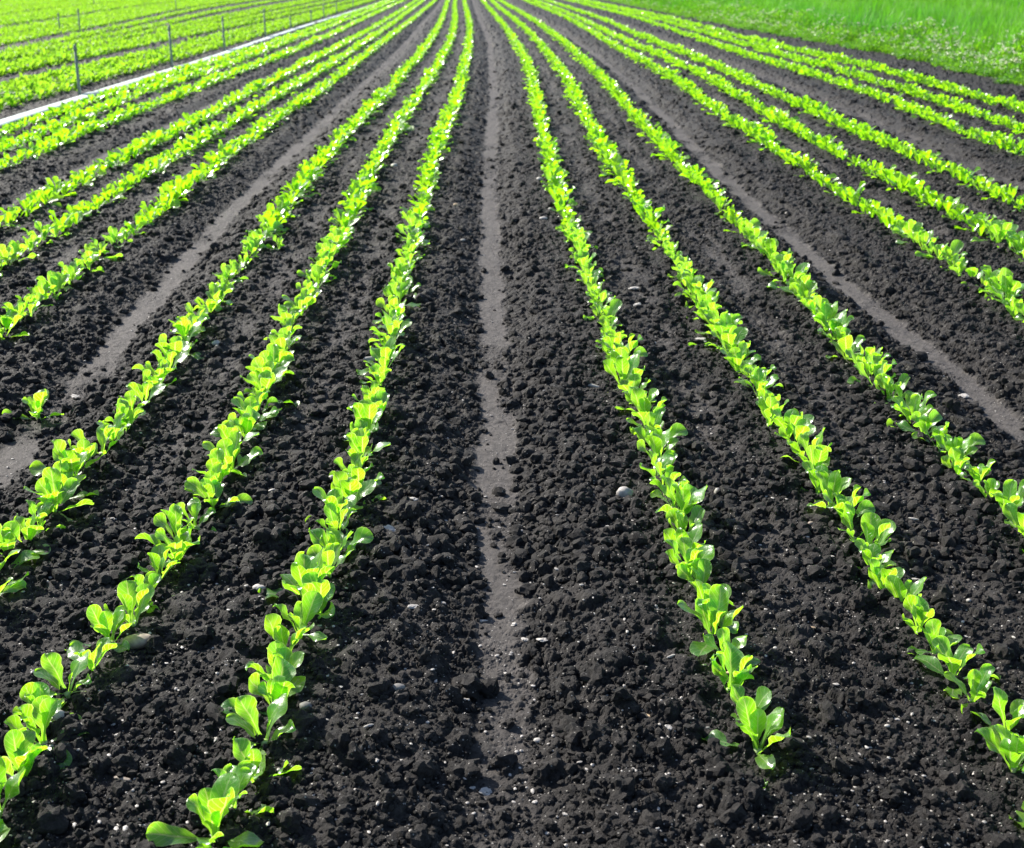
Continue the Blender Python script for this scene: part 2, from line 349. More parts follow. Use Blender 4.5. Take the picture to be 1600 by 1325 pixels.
# loose crumbs of soil lying on the soil, too many to count
def field_points(n, ymax, ymin=1.6, power=1.0):
    t = rng.random(n); y = 1 / (1 / ymin * (1 - t) + t / ymax)
    x = (rng.random(n) * 2 - 1) * (0.42 * y + 0.5)
    return x, y
x, y = field_points(30000, 14)
keep = rng.random(len(x)) > 0.94 * gb(x, y); x, y = x[keep], y[keep]
r = 0.0032 + 0.0095 * rng.random(len(x)) ** 3.0
tc_ = [lump(1, i, 0.55, 0.8) for i in range(10)] 
pz = gz(x, y) + r * 0.25
cl = link('soil_crumbs', merge('soil_crumbs', tc_, np.stack([x, y, pz], -1), rng.random(len(x)) * 6.28, r, rng.integers(0, 10, len(x)), [M_soil], tilt=rng.random(len(x)) * 3))
cl.data.attributes.new('bare', 'FLOAT', 'POINT')
tag(cl, 'small dark crumbs of soil strewn over the whole bare field', 'soil crumbs', kind='stuff')
# bigger clods in detail
x, y = field_points(2600, 12)
keep = (rng.random(len(x)) > 0.97 * gb(x, y)); x, y = x[keep], y[keep]
r = 0.009 + 0.022 * rng.random(len(x)) ** 3
tcl = [lump(3, 40 + i, 0.75, 0.8) for i in range(8)]
cl = link('soil_clods', merge('soil_clods', tcl, np.stack([x, y, gz(x, y) + r * 0.1], -1), rng.random(len(x)) * 6.28, r, rng.integers(0, 8, len(x)), [M_soil], tilt=rng.random(len(x)) * 3))
cl.data.attributes.new('bare', 'FLOAT', 'POINT')
tag(cl, 'dark lumpy clods of soil strewn between the lettuce rows', 'soil clods', kind='stuff')
# lumps of middle size, mostly seen farther out
x, y = field_points(15000, 24, 3.2)
keep = (rng.random(len(x)) > 0.96 * gb(x, y)) & (x > LN['pipe'](y)) & (x < LN['edge'](y)); x, y = x[keep], y[keep]
r = (0.008 + 0.016 * rng.random(len(x)) ** 2) * (1 + 0.02 * y)
cl = link('soil_lumps', merge('soil_lumps', [lump(2, 140 + i, 0.6, 0.8) for i in range(8)], np.stack([x, y, gz(x, y) + r * 0.2], -1), rng.random(len(x)) * 6.28, r, rng.integers(0, 8, len(x)), [M_soil], tilt=rng.random(len(x)) * 3))
cl.data.attributes.new('bare', 'FLOAT', 'POINT')
tag(cl, 'middle-sized dark lumps of soil strewn across the field farther back', 'soil lumps', kind='stuff')
# pale grit
x, y = field_points(12000, 16)
r = 0.0008 + 0.0045 * rng.random(len(x)) ** 5
gr = link('gravel', merge('gravel', [lump(1, 70 + i, 0.4, 0.55) for i in range(5)], np.stack([x, y, gz(x, y) + r * 0.5], -1), rng.random(len(x)) * 6.28,
     np.stack([r * 1.4, r, r], -1), rng.integers(0, 5, len(x)), [M_white]))
tag(gr, 'tiny pale grit and shell flecks scattered over the dark soil', 'grit', kind='stuff')

# ------------------------------------------------------------------ lettuce leaves
def leaf(L, W, curl, fold, wave, seed, nv=13, nuu=7, pet=0.30, lobed=0.0, twist=0.0):
    rs = random.Random(seed); ph = rs.random() * 6.28; ph2 = rs.random() * 6.28
    V, UV = [], []
    sidec = rs.uniform(-0.25, 0.25)
    vs = [0.5 - 0.5 * math.cos(math.pi * (i / (nv - 1)) ** 0.9) if nv > 4 else i / (nv - 1) for i in range(nv)]
    yy = zz = 0.0; pv = 0.0
    for i, v in enumerate(vs):
        dv = v - pv; pv = v
        th = curl * (v ** 1.6)
        yy += L * dv * math.cos(th); zz -= L * dv * math.sin(th)
        t = max(0.0, (v - pet) / (1 - pet))
        blade = (W / 2) * (t ** 0.62) * math.sqrt(max(0.0, 1 - t ** 3.4)) * 1.12
        hwd = max(blade, W * 0.085 * (1.25 - 0.6 * min(1, v / pet)) if v < 0.96 else blade)
        for j in range(nuu):
            q = j / (nuu - 1) * 2 - 1
            w_ = hwd * (1 + (lobed * math.sin(31 * v + ph) if abs(q) > 0.8 and 0.1 < v < 0.75 else 0))
            x_ = q * w_; bl = min(1, t * 2)
            z_ = fold * abs(x_) ** 1.25 / (W / 2) ** 0.25 + wave * bl * q * q * math.sin(11 * v + ph + (2 if q > 0 else 0)) 
            z_ += -0.25 * wave * math.sin(16 * v + ph2) * (1 - abs(q)) * bl
            ct, st = math.cos(th), math.sin(th); tw = twist * v
            x2 = x_ * math.cos(tw) - z_ * math.sin(tw); z2 = x_ * math.sin(tw) + z_ * math.cos(tw)
            V.append((x2 + sidec * L * v * v * 0.5, yy + z2 * st, zz + z2 * ct)); UV.append((q, v))
    Fc = [[i * nuu + j, i * nuu + j + 1, (i + 1) * nuu + j + 1, (i + 1) * nuu + j] for i in range(nv - 1) for j in range(nuu - 1)]
    return np.array(V), np.array(Fc), np.array(UV)
def leaf_set(nv, nuu):
    out = []
    for i in range(14):
        rs = random.Random(i * 13 + 5)
        out.append(leaf(rs.uniform(0.092, 0.122), rs.uniform(0.048, 0.068), rs.uniform(0.10, 1.0), rs.uniform(0.08, 0.50), rs.uniform(0.004, 0.010), i, nv, nuu, rs.uniform(0.22, 0.34), 0.10 if i % 3 == 0 else 0.0, rs.uniform(-0.5, 0.5)))
    return out
LS_hi = leaf_set(15, 9); LS_mid = leaf_set(6, 3); LS_lo = leaf_set(3, 2)
wilt = [leaf(rng.uniform(0.07, 0.10), rng.uniform(0.022, 0.034), rng.uniform(1.0, 1.8), 0.7, 0.005, 50 + i, 13, 5, 0.45, 0, rng.uniform(-1, 1)) for i in range(5)]
leaf_me = [mesh_np('leaf', v, f, [M_leaf], {'tone': np.full(len(v), 0.35 + 0.3 * ((i * 7) % 5) / 5)}, uv, True) for i, (v, f, uv) in enumerate(LS_hi)]
wilt_me = [mesh_np('wilted_leaf', v, f, [M_wilt], {'tone': np.full(len(v), 0.4)}, uv, True) for v, f, uv in wilt]

def recipe(seed):
    """the leaves of one plant: (variant, azimuth, elevation, scale, roll, root height)"""
    rs = random.Random(seed); n = rs.choice([6, 7, 7, 8, 8, 9]); az = rs.random() * 6.28; out = []
    for i in range(n):
        k = i / (n - 1)
        az += 2.4 + rs.uniform(-0.5, 0.5)
        el = (86 - 30 * k + rs.uniform(-10, 8)) if rs.random() > 0.22 else rs.uniform(8, 30)
        sc = (0.62 + 0.50 * math.sin(math.pi * (0.15 + 0.62 * k))) * rs.uniform(0.88, 1.12)
        out.append((rs.randrange(14), az, R(max(8, min(86, el))), sc, rs.uniform(-0.4, 0.4), 0.004 + 0.012 * (1 - k)))
    w = []
    if rs.random() < 0.45: w.append((rs.randrange(5), rs.random() * 6.28, R(rs.uniform(-2, 14)), rs.uniform(0.8, 1.15), rs.uniform(-0.4, 0.4), 0.010))
    return out, w
def leaf_matrix(az, el, sc, roll, rz):
    return Matrix.Translation((0, 0, rz)) @ Matrix.Rotation(az, 4, 'Z') @ Matrix.Translation((0, 0.004, 0)) @ Matrix.Rotation(el, 4, 'X') @ Matrix.Rotation(roll, 4, 'Y') @ Matrix.Scale(sc, 4)
def stem_mesh():
    bm = bmesh.new(); bmesh.ops.create_cone(bm, cap_ends=True, segments=10, radius1=0.0045, radius2=0.009, depth=0.034)
    bmesh.ops.translate(bm, verts=bm.verts, vec=(0, 0, 0.002))
    for v in bm.verts: v.co.x *= 1 + 0.2 * math.sin(v.co.y * 900)
    me = bpy.data.meshes.new('stem'); bm.to_mesh(me); bm.free(); me.materials.append(M_stem)
    for p in me.polygons: p.use_smooth = True
    return me
stem_me = stem_mesh()
def plant_np(seed, LS):
    out, w = recipe(seed); VV, FF, TT, UU = [], [], [], []; b = 0
    for vi, az, el, sc, roll, rz in out:
        v, f, uv = LS[vi]; Mx = np.array(leaf_matrix(az, el, sc, roll, rz))
        v2 = v @ Mx[:3, :3].T + Mx[:3, 3]
        VV.append(v2); FF.append(f + b); TT.append(np.full(len(v), 0.30 + 0.35 * ((vi * 7) % 5) / 5)); UU.append(uv); b += len(v)
    return np.concatenate(VV), np.concatenate(FF), np.concatenate(TT), np.concatenate(UU)
NV = 26
merged_me = []
for sd in range(NV):
    V, Fc, tn, UVs = plant_np(100 + sd, LS_hi); merged_me.append(mesh_np('lettuce_seedling', V, Fc, [M_leaf], {'tone': tn}, UVs, True))

# where every plant stands
plants = []          # (y, x, row, scale)
SP = 0.140
for row in ROW_ORDER:
    rs = random.Random(ord(row)); y = 1.9 + rs.random() * 0.1
    if row == 'J': y = world(1190, 1178, 0)[1]
    if row == 'D': y = 5.62
    if row == 'C': y = world(8, 905)[1]
    while y < 112:
        sc = (rs.uniform(0.80 if y < 4.5 else 0.72, 1.10) + (0.08 if y < 4.5 else 0.16) * math.sin(y * 1.9 + ord(row)) * math.sin(y * 0.83 + 2 * ord(row))) * (0.86 if row == 'I' else 1.0) * (0.96 + 0.15 * min(1, max(0, (y - 3.2) / 1.5)) + (0.08 if y > 9 else 0))
        if row == 'J' and len([p for p in plants if p[2] == 'J']) == 0: sc = 1.0
        x = float(ROWS[row](np.array([y]))[0]) + rs.gauss(0, 0.011)
        if rs.random() > (0.006 if y < 5 else 0.02) or y > 30: plants.append((y, x, row, sc, rs.randrange(10 ** 6)))
        y += SP * (0.84 if y < 4 else 1.0) * rs.uniform(0.85, 1.15) * (0.85 if y > 12 else 1.0) 
def seen(x, y, m=25):
    px, py = pixel(x, y, 0.05); return -m < px < 1600 + m and -20 < py < 1325 + m
near = sorted(p for p in plants if seen(p[1], p[0]) and p[0] > 1.5)[:297]
nearset = set(near); YL = near[-1][0]
near.sort()
ORD = 'nearest|second|third|fourth|fifth|sixth|seventh|eighth|ninth|tenth|eleventh|twelfth|thirteenth|fourteenth|fifteenth|sixteenth|seventeenth|eighteenth|nineteenth|twentieth'.split('|')
TENS = {2: 'twenty', 3: 'thirty', 4: 'forty', 5: 'fifty', 6: 'sixty', 7: 'seventy'}
def ordinal(n):
    if n <= 20: return ORD[n - 1]
    t, o = divmod(n, 10)
    if o == 0: return TENS[t][:-1] + 'ieth'
    return TENS[t] + '-' + ('first' if o == 1 else ORD[o - 1])
SIDE = {}
for i, r_ in enumerate(['A','B','C','D','E','F','G','H','I']): SIDE[r_] = (['first','second','third','fourth','fifth','sixth','seventh','eighth','ninth'][i], 'left')
for i, r_ in enumerate(['J','K','L','M','N','O','P','Q','S']): SIDE[r_] = (['first','second','third','fourth','fifth','sixth','seventh','eighth','ninth'][i], 'right')
GRP = 'lettuce seedlings planted in long rows'
cnt = {}; DETAIL = 135
nearz = gz([p[1] for p in near], [p[0] for p in near])
proto_cache = {}
def build_plant(seed):
    """first plant of a recipe is built leaf by leaf, later ones are copies of it and of each of its parts"""
    k = seed % NV
    if k in proto_cache:
        src = proto_cache[k]; o = src.copy(); col.objects.link(o)
        for ch in src['_parts'] if False else PARTS[k]:
            c = ch.copy(); col.objects.link(c); c.parent = o
        return o
    o = bpy.data.objects.new('lettuce_seedling', None); o.empty_display_size = 0.03; col.objects.link(o)
    out, w = recipe(100 + k); ps = []
    for vi, az, el, sc, roll, rz in out:
        l = link('leaf', leaf_me[vi], o); l.matrix_local = leaf_matrix(az, el, sc, roll, rz); ps.append(l)
    for vi, az, el, sc, roll, rz in w:
        l = link('wilted_leaf', wilt_me[vi], o); l.matrix_local = leaf_matrix(az, el, sc, roll, rz); ps.append(l)
    ps.append(link('stem', stem_me, o))
    proto_cache[k] = o; PARTS[k] = ps
    return o
PARTS = {}
for i, (y, x, row, sc, sd) in enumerate(near):
    cnt[row] = cnt.get(row, 0) + 1
    if i < DETAIL: o = build_plant(sd)
    else: o = link('lettuce_seedling', merged_me[sd % NV])
    o.location = (x, y, float(nearz[i]) - 0.012); o.rotation_euler = (0, 0, (sd % 628) / 100); o.scale = (sc,) * 3
    nth, side = SIDE[row]; size = 'large ' if sc > 1.16 else 'small ' if sc < 0.86 else ''
    where = f'{nth} row {side} of the middle track'
    tag(o, f'{size}seedling, {ordinal(cnt[row])} from the near end, {where}' if cnt[row] > 1 else f'{size}seedling nearest the camera in the {where}', 'seedling', GRP)
# strays
for (px, py, sc, sd, lab) in ((58, 640, 1.02, 3, 'lone bushy seedling standing by itself beside the left wheel track'),
                              (436, 388, 0.75, 9, 'small stray seedling just right of the third row left of the middle track'),
                              (-6, 948, 0.9, 7, 'seedling cut by the left edge of the photo, below the third row left'),
                              (1190, 1228, 0.16, 5, 'tiny green sprout in front of the row end right of the middle track')):
    x, y = world(px, py); o = build_plant(sd) if sc > 0.7 else link('sprout', merged_me[sd])
    o.location = (x, y, float(gz(x, y)[0]) - 0.008); o.scale = (sc,) * 3; o.rotation_euler = (0, 0, sd * 1.3); tag(o, lab, 'seedling')
# the rest of the rows
rest = [p for p in plants if p not in nearset and abs(p[1]) < 0.42 * p[0] + 1.3 and not (p[0] < YL and seen(p[1], p[0], 25))]
A_ = np.array([(p[1], p[0], p[3], p[4]) for p in rest])
pz = gz(A_[:, 0], A_[:, 1]) - 0.012
pos = np.stack([A_[:, 0], A_[:, 1], pz], -1)
rot = rng.random(len(A_)) * 6.28; tone = rng.uniform(0.0, 0.35, len(A_)); pk = rng.integers(0, 16, len(A_))
mid = A_[:, 1] < 34
tm = [plant_np(200 + i, LS_mid)[:3] for i in range(16)]; tl_ = [plant_np(200 + i, LS_lo)[:3] for i in range(16)]
me = merge('lettuce_rows', tm + tl_, pos, rot, A_[:, 2], np.where(mid, pk, pk + 16), [M_far], tone)
tag(link('lettuce_rows', me), 'rows of bright green lettuce seedlings running off into the distance', 'lettuce rows', kind='stuff')
print('plants near', len(near), 'to', YL, 'rest', len(rest))

# ------------------------------------------------------------------ the neighbouring lettuce field beyond the pipe
bl = [LN['bedge'], LN['la'], LN['lb'], LN['lc'], LN['ld']]
def bound(i, y):
    if i < 5: return bl[i](y)
    return bl[3](y) - 1.55 * (i - 3) - 0.015 * (y - 28) * (i - 3) * 0.35
PX, PY = [], []
for i in list(range(0, 3)) + list(range(3, 26)):
    nrw = 3
    for j in range(nrw):
        y = np.arange(9.0, 112, 0.11) if i < 4 else np.arange(12.0, 112, 0.13)
        a = bound(i, y) if i != 4 else bound(3, y) - 1.5; 
        if i == 3: b_ = bound(3, y) - 1.5
        elif i > 3: a = bound(3, y) - 1.5 * (i - 3); b_ = a - 1.5
        else: b_ = bound(i + 1, y)
        if i == 3: a = bound(3, y)
        gw = np.where(y < 200, 1, 1); ga, gc = [(0.06, 0.40), (0.38, 0.24), (0.24, 0.44), (0.44, 0.24)][min(i, 3)] if i < 4 else ((0.24, 0.46) if i % 2 == 0 else (0.46, 0.24))
        gap = 0.10
        gf = 1.12 + 0.35 * (1 - sst(22, 42, y)); a2 = a - ga * gf; b2 = b_ + gc * gf
        x = a2 + (b2 - a2) * (j / (nrw - 1)) + rng.normal(0, 0.04, len(y))
        k = (np.abs(x) < 0.42 * y + 1.6)
        PX.append(x[k]); PY.append((y + rng.uniform(-0.05, 0.05, len(y)))[k])
PX = np.concatenate(PX); PY = np.concatenate(PY)
pos = np.stack([PX, PY, gz(PX, PY) - 0.012], -1); n = len(PX)
me = merge('lettuce_beds', tm + tl_, pos, rng.random(n) * 6.28, rng.uniform(1.1, 1.5, n), rng.integers(0, 16, n) + np.where(PY < 26, 0, 16), [M_bed], rng.uniform(-0.1, 0.5, n))
tag(link('lettuce_beds', me), 'dense wide beds of pale green lettuce beyond the white hose', 'lettuce beds', kind='stuff')
print('bed plants', n)

# ------------------------------------------------------------------ tall grass and flowering weeds on the right
def tuft(seed, n, h, w, spread, lean, green=True):
    rs = random.Random(seed); V, Fc, Tn = [], [], []
    for i in range(n):
        a = rs.random() * 6.28; bx, by = rs.gauss(0, spread), rs.gauss(0, spread); hh = h * rs.uniform(0.6, 1.1); l = lean * rs.uniform(0.2, 1)
        dx, dy = math.cos(a), math.sin(a); sx, sy = -dy * w / 2, dx * w / 2
        b = len(V)
        for q, wd in ((0, 1.0), (0.5, 0.9), (1.0, 0.12)):
            ox, oy = dx * l * q * q * hh, dy * l * q * q * hh; z = hh * q * (1 - 0.25 * l * q)
            V += [(bx + ox + sx * wd, by + oy + sy * wd, z), (bx + ox - sx * wd, by + oy - sy * wd, z)]
        Fc += [[b, b + 1, b + 3, b + 2], [b + 2, b + 3, b + 5, b + 4]]
        Tn += [rs.uniform(-0.1, 0.3)] * 6
    return np.array(V), np.array(Fc), np.array(Tn)
def edge_area(n, y0, y1, lo, hi):
    t = rng.random(n); y = (y0 ** 1.0 + (y1 - y0) * t ** 0.9)
    lo_x = LN['edge'](y) + lo; hi_x = np.minimum(LN['edge'](y) + hi, 0.42 * y + 2.0)
    ok = hi_x > lo_x; wgt = np.clip((hi_x - lo_x) / 12, 0, 1); ok &= rng.random(n) < np.maximum(wgt, 0.04)
    x = lo_x + (hi_x - lo_x) * rng.random(n)
    return x[ok], y[ok]
gx, gy = edge_area(170000, 13, 135, 0.65, 60)
pos = np.stack([gx, gy, np.zeros(len(gx))], -1); n = len(gx)
hvar = (1 + 0.7 * fbm(gx * 1.3, gy * 0.35, 500, 3)) * rng.uniform(0.75, 1.2, len(gx))
me = merge('grass', [tuft(i, 8, 0.50 + 0.02 * i, 0.013, 0.10, 0.9) for i in range(10)], pos, rng.random(n) * 6.28, np.stack([np.where(gy > 50, 1.8, 1.0)] * 2 + [hvar], -1), rng.integers(0, 10, n), [M_grass], 0.30 + 1.1 * fbm(gx * 1.1, gy * 0.25, 510, 3) + rng.uniform(-.45, .5, n) + 0.35 * sst(25, 60, gy))
tag(link('grass', me), 'tall bright green grass field in the top right corner', 'grass', kind='stuff')
print('grass', n)
wx = []; wy = []
t = rng.random(9000); y = 1 / (1 / 14 * (1 - t) + t / 110); x = LN['edge'](y) + 0.04 + 1.3 * rng.random(9000) ** 0.9 + 0.35 * vnoise(y * 1.4, y * 0, 3)
n = len(x); pos = np.stack([x, y, gz(x, y) - 0.01], -1)
hx = np.clip(0.3 + (x - LN['edge'](y)) / 0.6, 0.35, 1.5) * (1 + 0.9 * fbm(x * 2.2, y * 1.1, 88, 2))
def weed(seed):
    V, Fc, Tn = tuft(seed, 8, 0.30, 0.012, 0.035, 1.1); rs = random.Random(seed); V = list(map(tuple, V)); Fc = Fc.tolist(); Tn = list(Tn)
    for i in range(16):
        c = Vector((rs.gauss(0, 0.055), rs.gauss(0, 0.055), rs.uniform(0.05, 0.27))); a = Vector((rs.gauss(0, 1), rs.gauss(0, 1), rs.gauss(0, .6))).normalized() * rs.uniform(0.025, 0.045)
        bb = a.cross(Vector((rs.gauss(0, 1), rs.gauss(0, 1), rs.gauss(0, 1)))).normalized() * rs.uniform(0.010, 0.018); b = len(V)
        V += [tuple(c - a), tuple(c + bb), tuple(c + a), tuple(c - bb)]; Fc.append([b, b + 1, b + 2, b + 3]); Tn += [rs.uniform(-.1, .6)] * 4
    return np.array(V), np.array(Fc), np.array(Tn)
me = merge('flowering_weeds', [weed(i) for i in range(10)], pos, rng.random(n) * 6.28, np.stack([0.9 + 0 * hx, 0.9 + 0 * hx, hx * rng.uniform(.8, 1.15, n)], -1), rng.integers(0, 10, n), [M_weed], rng.uniform(-0.1, 0.4, n))
tag(link('flowering_weeds', me), 'low weeds along the edge of the tall grass field', 'weeds', kind='stuff')
k = (rng.random(n) < 0.30 + 0.35 * fbm(x * 1.5, y * 0.8, 77, 2)) & (hx > 0.6); xs, ys2 = x[k], y[k]; zs = pos[k][:, 2] + 0.30 * hx[k] * rng.uniform(0.7, 1.15, k.sum()); nn = len(xs)
def head(seed):
    rs = random.Random(seed); V, Fc = [], []
    for i in range(9):
        c = Vector((rs.gauss(0, 0.022), rs.gauss(0, 0.022), rs.gauss(0, 0.014))); a = rs.random() * 6.28; s = rs.uniform(0.010, 0.018); b = len(V)
        ux = Vector((math.cos(a), math.sin(a), rs.uniform(-.6, .6))) * s; uy = Vector((-math.sin(a), math.cos(a), rs.uniform(-.6, .6))) * s
        V += [tuple(c + ux), tuple(c + uy), tuple(c - ux), tuple(c - uy)]; Fc.append([b, b + 1, b + 2, b + 3])
    return np.array(V), np.array(Fc), np.zeros(len(V))
me = merge('weed_flowers', [head(i) for i in range(8)], np.stack([xs, ys2, zs], -1), rng.random(nn) * 6.28, np.ones(nn), rng.integers(0, 8, nn), [M_flower])
tag(link('weed_flowers', me), 'pale flower heads of the weeds bordering the tall grass', 'flowers', kind='stuff')

# ------------------------------------------------------------------ irrigation pipe with sprinkler risers
def tube(pts, r, seg=12, caps=True, ov=(1, 1)):
    bm = bmesh.new(); rings = []
    for i, p in enumerate(pts):
        p = Vector(p); q = Vector(pts[min(i + 1, len(pts) - 1)]) - Vector(pts[max(i - 1, 0)]); q.normalize()
        a = q.cross(Vector((0, 0, 1))) if abs(q.z) < 0.9 else q.cross(Vector((1, 0, 0))); a.normalize(); b = q.cross(a)
        rr = r[i] if isinstance(r, (list, tuple)) else r
        rings.append([bm.verts.new(p + (a * math.cos(t) * ov[0] + b * math.sin(t) * ov[1]) * rr) for t in [k * 2 * math.pi / seg for k in range(seg)]])
    for A2, B2 in zip(rings, rings[1:]):
        for k in range(seg): bm.faces.new((A2[k], A2[(k + 1) % seg], B2[(k + 1) % seg], B2[k]))
    if caps: bm.faces.new(rings[0][::-1]); bm.faces.new(rings[-1])
    return bm
def bm_obj(name, bm, m, parent=None):
    bmesh.ops.recalc_face_normals(bm, faces=bm.faces); me = bpy.data.meshes.new(name); bm.to_mesh(me); bm.free(); me.materials.append(m)
    for p in me.polygons: p.use_smooth = len(p.vertices) == 4
    return link(name, me, parent)
pipe = bpy.data.objects.new('irrigation_hose', None); col.objects.link(pipe); tag(pipe, 'long flat white irrigation hose lying on the ground along the left field', 'hose')
def pp(y): return (float(LN['pipe'](np.array([y]))[0]) - 0.07, y, 0.022)
pipe.location = pp(8.0)
yb = [world(x, y)[1] for x, y in ((130, 152), (264, 108), (354, 82), (415, 60), (454, 47), (486, 37), (512, 31), (531, 25), (546, 17))]
joint = [8.0, 12.0] + sorted(yb) + [75.0, 85.0, 95.0, 105.0]
loc0 = Vector(pp(8.0))
for a, b in zip(joint, joint[1:]):
    n = 6; pts = [Vector(pp(a + (b - a) * i / n)) - loc0 for i in range(n + 1)]
    bm_obj('hose_section', tube(pts, 0.10, 14, True, (1, 0.2)), M_pipe, pipe)
for a in joint[1:-1]:
    p = Vector(pp(a)) - loc0; bm_obj('coupling', tube([p - Vector((0, .09, 0)), p - Vector((0, .08, 0)), p + Vector((0, .08, 0)), p + Vector((0, .09, 0))], [.06, .07, .07, .06], 12, True, (1, .6)), M_pipe, pipe)
def riser(x, y, h, lab, z0=0.0):
    o = bpy.data.objects.new('sprinkler_riser', None); col.objects.link(o); o.location = (x, y, z0)
    bm_obj('post', tube([(0, 0, -0.04), (0, 0, h * 0.5), (0, 0, h)], [0.024, 0.021, 0.018], 10), M_post, o)
    bm = tube([(0, 0, h), (0, 0, h + .02), (0, 0, h + .07), (0, 0, h + .09)], [.020, .026, .020, .010], 10)
    bm_obj('sprinkler_head', bm, M_post, o)
    bm_obj('nozzle', tube([(0, 0, h + .05), (.03, -.05, h + .08), (.04, -.08, h + .10)], [.013, .011, .009], 8), M_post, o)
    tag(o, lab, 'sprinkler', 'sprinkler risers in the left field')
labs = ['nearest sprinkler riser beside the white hose at the left', 'second sprinkler riser along the white hose', 'third sprinkler riser along the white hose', 'fourth sprinkler riser along the white hose',
        'fifth sprinkler riser along the white hose, shorter', 'sixth sprinkler riser along the white hose, shorter', 'seventh sprinkler riser along the white hose', 'eighth sprinkler riser along the white hose', 'farthest sprinkler riser along the white hose near the top edge']
for y, lab, h in zip(sorted(yb), labs, (0.60, 0.64, 0.64, 0.64, 0.30, 0.34, .45, .45, .45)):
    riser(pp(y)[0] - 0.11, y, h, lab)
for (px, py, h, lab) in ((126, 58, 0.62, 'slender sprinkler riser standing among the beds behind the nearest hose riser'), (94, 52, .45, 'short sprinkler riser in the left beds, left of the slender one'), (147, 9, .6, 'sprinkler riser at the top edge among the far left beds'),
                         (276, 22, .6, 'faint sprinkler riser far back in the beds above the second hose riser')):
    x, y = world(px, py); riser(x, y, h, lab)

